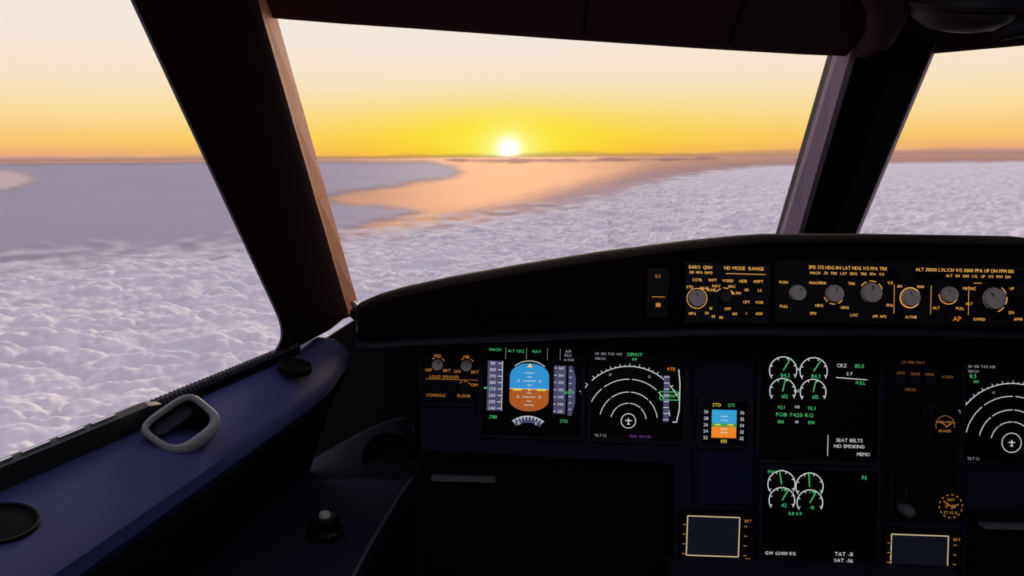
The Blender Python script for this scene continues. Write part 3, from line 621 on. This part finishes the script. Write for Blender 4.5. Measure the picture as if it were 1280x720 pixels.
# landing gear panel
pl=PL(1.2,1150,540,1.5); t=thing('landing_gear_panel',pl.p(1150,540),'narrow landing gear panel with lever right of the engine display','control panel')
b=MB(); b.rbox(pl,1106,448,1196,652,0,.003,3); b.build('faceplate',M['plate'],t)
for i in range(3):
    b=MB(); b.rbox(pl,1114+i*18,460,1129+i*18,480,.003,.008,1.5); b.build('indicator_light',M['bezel'],t)
b=MB(); b.frame(pl,(1112,588,1140,650),(1115,591,1137,647),.003,.006,3); b.build('lever_slot',M['knobd'],t)
b=MB(); b.rbox(pl,1122.5,598,1129,634,.003,.022,2); lv=b.build('gear_lever',M['knobd'],t)
b=MB(); b.lathe(pl.p(1126,633,.004),-FW,[(.001,0),(.006,0),(.009,.008),(.0105,.02),(.009,.03),(.006,.034),(.001,.035)],24); b.build('wheel_grip',M['bar'],lv,True)
b=MB(); b.rbox(pl,1150,505,1163,520,.003,.008,1.5); b.build('button',M['bezel'],t)
b=MB(); l=.0084
b.txt(pl,'LDG',1121,466,3.4,l); b.txt(pl,'GEAR',1139,467,3.2,l); b.txt(pl,'UNLK',1157,467,3.2,l); b.txt(pl,'DECEL',1136,487,3.4,.0036); b.txt(pl,'LO MED MAX',1138,453,3.2,.0036); b.txt(pl,'A/SKID',1181,470,3.2,.0036); b.build('lettering',M['ambers'],t)
def dial(x,y,r,name,label,k):
    pl=PL(1.196,x,y,1.5); t=thing(name,pl.p(x,y),label,'gauge')
    b=MB(); s_=pl.D/F; b.lathe(pl.p(x,y),-FW,[(r*1.25*s_,0),(r*1.25*s_,.005),(r*1.12*s_,.007),(r*1.05*s_,.003),(.0005,.003)],36); b.build('case',M['plate'],t,True)
    b=MB(); b.arc(pl,x,y,r*.9,200 if k else 0,-20 if k else 360,1.0,.0036,28,2)
    if k: b.txt(pl,'ACCU PRESS',x,y-r*.3,2.8,.0036); b.txt(pl,'BRAKES',x,y+r*.55,3,.0036)
    else: b.txt(pl,'GMT',x,y-r*.5,3.2,.0036); b.txt(pl,'17 42',x,y,4.2,.0036); b.txt(pl,'ET 02 15',x,y+r*.5,3.2,.0036)
    b.build('dial_markings',M['amberd'],t)
    g=MB(); g.seg(pl,x,y,x-r*.6,y-r*.4,1.0,.004); g.seg(pl,x,y+r*.2,x+r*.6,y-r*.2,1.0,.004); g.build('needle',M['amberd'],t)
dial(1180,531,13,'brake_pressure_gauge','round amber pressure gauge above the clock on the landing gear panel',1)
dial(1187,632,16,'clock','round amber lit clock below the pressure gauge beside gear lever',0)

# ---------------------------------------------------------------- pedestal and keypad units
t=thing('pedestal',P(1020,800,1.12),'dark centre pedestal rising under the two keypad screens','pedestal')
b=MB(); q=[P(842,722,1.12),P(1215,734,1.12)]; q=q+[Vector((q[1].x,q[1].y-.14,0)),Vector((q[0].x,q[0].y-.14,0))]; b.prism(q,[v+Vector((0,.06,0)) for v in q]); b.build('cabinet',M['panel'],t)
def cdu(x0,y0,x1,y1,label):
    cx,cy=(x0+x1)/2,(y0+y1)/2; pl=PL(1.19,cx,cy,2); t=thing('keypad_display_unit',pl.p(cx,cy),label,'display')
    b=MB(); b.rbox(pl,x0-8,y0-6,x1+18,y1+34,-.009,.003,4); b.build('faceplate',M['plate'],t)
    b=MB(); b.rect(pl,x0+1,y0+1,x1-1,y1-1,.0034); sc=b.build('screen',M['lcd'],t)
    b=MB(); 
    for a in ((x0,y0,x1,y0),(x1,y0,x1,y1),(x1,y1,x0,y1),(x0,y1,x0,y0)): b.seg(pl,*a,1.4,.0038)
    b.build('screen_outline',M['cream'],sc)
    g=MB()
    for i in range(4):
        for x in (x0-4,x1+7):
            b=MB(); yy=y0+10+i*12; b.rbox(pl,x-3,yy-3,x+3,yy+3,.003,.007,1); b.build('line_key',M['bezel'],t)
            g.seg(pl,x-2,yy,x+2,yy,.9,.0075)
    for i,s_ in enumerate(('DIR','PROG','PERF','INIT','DATA')):
        x=x0+4+i*16; b=MB(); b.rbox(pl,x-7,y1+12,x+7,y1+21,.003,.007,1); b.build('page_key',M['bezel'],t); g.txt(pl,s_,x,y1+16.5,4,.0074)
        b=MB(); b.rbox(pl,x-7,y1+23,x+7,y1+32,.003,.007,1); b.build('page_key',M['bezel'],t); g.txt(pl,('F-PLN','RAD','FUEL','SEC','MENU')[i],x,y1+27.5,4,.0074)
    g.txt(pl,'BRT',x1+11,y0+4,3.4,.0036); g.txt(pl,'FM1',x1+12,y0+52,3.4,.0036); g.build('key_lettering',M['amberd'],t)
cdu(858,645,923,694,'keypad unit with pale outlined screen below the plain blank cover')
cdu(1112,668,1183,722,'keypad unit with pale outlined screen below the gear lever')
for x0,x1,y,lab in ((540,838,596,'black stowed tray table with grey pull bar under the left displays'),(1222,1520,655,'black stowed tray table with grey pull bar at the right edge')):
    pl=PL(1.19,x0,y,1.5); t=thing('tray_table',pl.p((x0+x1)/2,y+80),lab,'table')
    if x0<600: pl=PL(1.25,x0,y,1.5)
    b=MB(); b.rbox(pl,x0-8,y-16,x1,y+160,-.010,.002,5); b.build('panel',M['black'],t)
    b=MB(); b.rbox(pl,x0,y-4,x0+80,y+3,.002,.016,2.5); b.build('pull_bar',M['bar'],t)

# ---------------------------------------------------------------- overhead fittings
t=thing('overhead_fitting',P(1205,22,.92),'rounded dark visor mount hanging from the ceiling at the top right','fitting')
b=MB(); ax=Vector((0,.3,-1)).normalized(); o=P(1205,8,.95)
b.lathe(o,ax,[(.001,-.03),(.062,-.03),(.064,.0),(.058,.014),(.04,.026),(.02,.03),(.001,.031)],36); b.build('dome',M['fitting'],t,True)
b=MB(); b.lathe(o,ax,[(.060,-.012),(.068,-.012),(.070,-.006),(.068,.0),(.060,.0)],36); b.build('collar',M['postdark'],t,True)
b=MB(); b.tube([P(1100,-30,.95),P(1112,10,1.0),P(1100,45,1.06),P(1075,66,1.10)],[.03,.028,.022,.01],12); b.build('bracket',M['lining'],t,True)
b=MB(); b.tube([P(1250,40,.97),P(1330,22,.93),P(1420,0,.9)],[.012,.014,.014],12); b.build('arm',M['postdark'],t,True)

# ---------------------------------------------------------------- added fill lamp lifting knobs and panel faces, camera
ld=bpy.data.lights.new('fill_lamp','AREA'); ld.energy=2.5; ld.size=.4; ld.color=(.92,.92,1)
lo=bpy.data.objects.new('fill_lamp',ld); COL.objects.link(lo); lo.location=(.35,-.1,1.66); lo.rotation_euler=(Vector((.45,1.1,.9))-Vector((.35,-.1,1.66))).to_track_quat('-Z','Y').to_euler()
cam=bpy.data.cameras.new('camera'); co=bpy.data.objects.new('camera',cam); COL.objects.link(co)
m3=Matrix((RT,UP,-FW)).transposed(); co.matrix_world=Matrix.Translation(C)@m3.to_4x4()
cam.sensor_width=36; cam.lens=F/1280*36; cam.clip_start=.02; cam.clip_end=250000; S.camera=co
for o in bpy.data.objects:
    if '_o' in o: del o['_o']
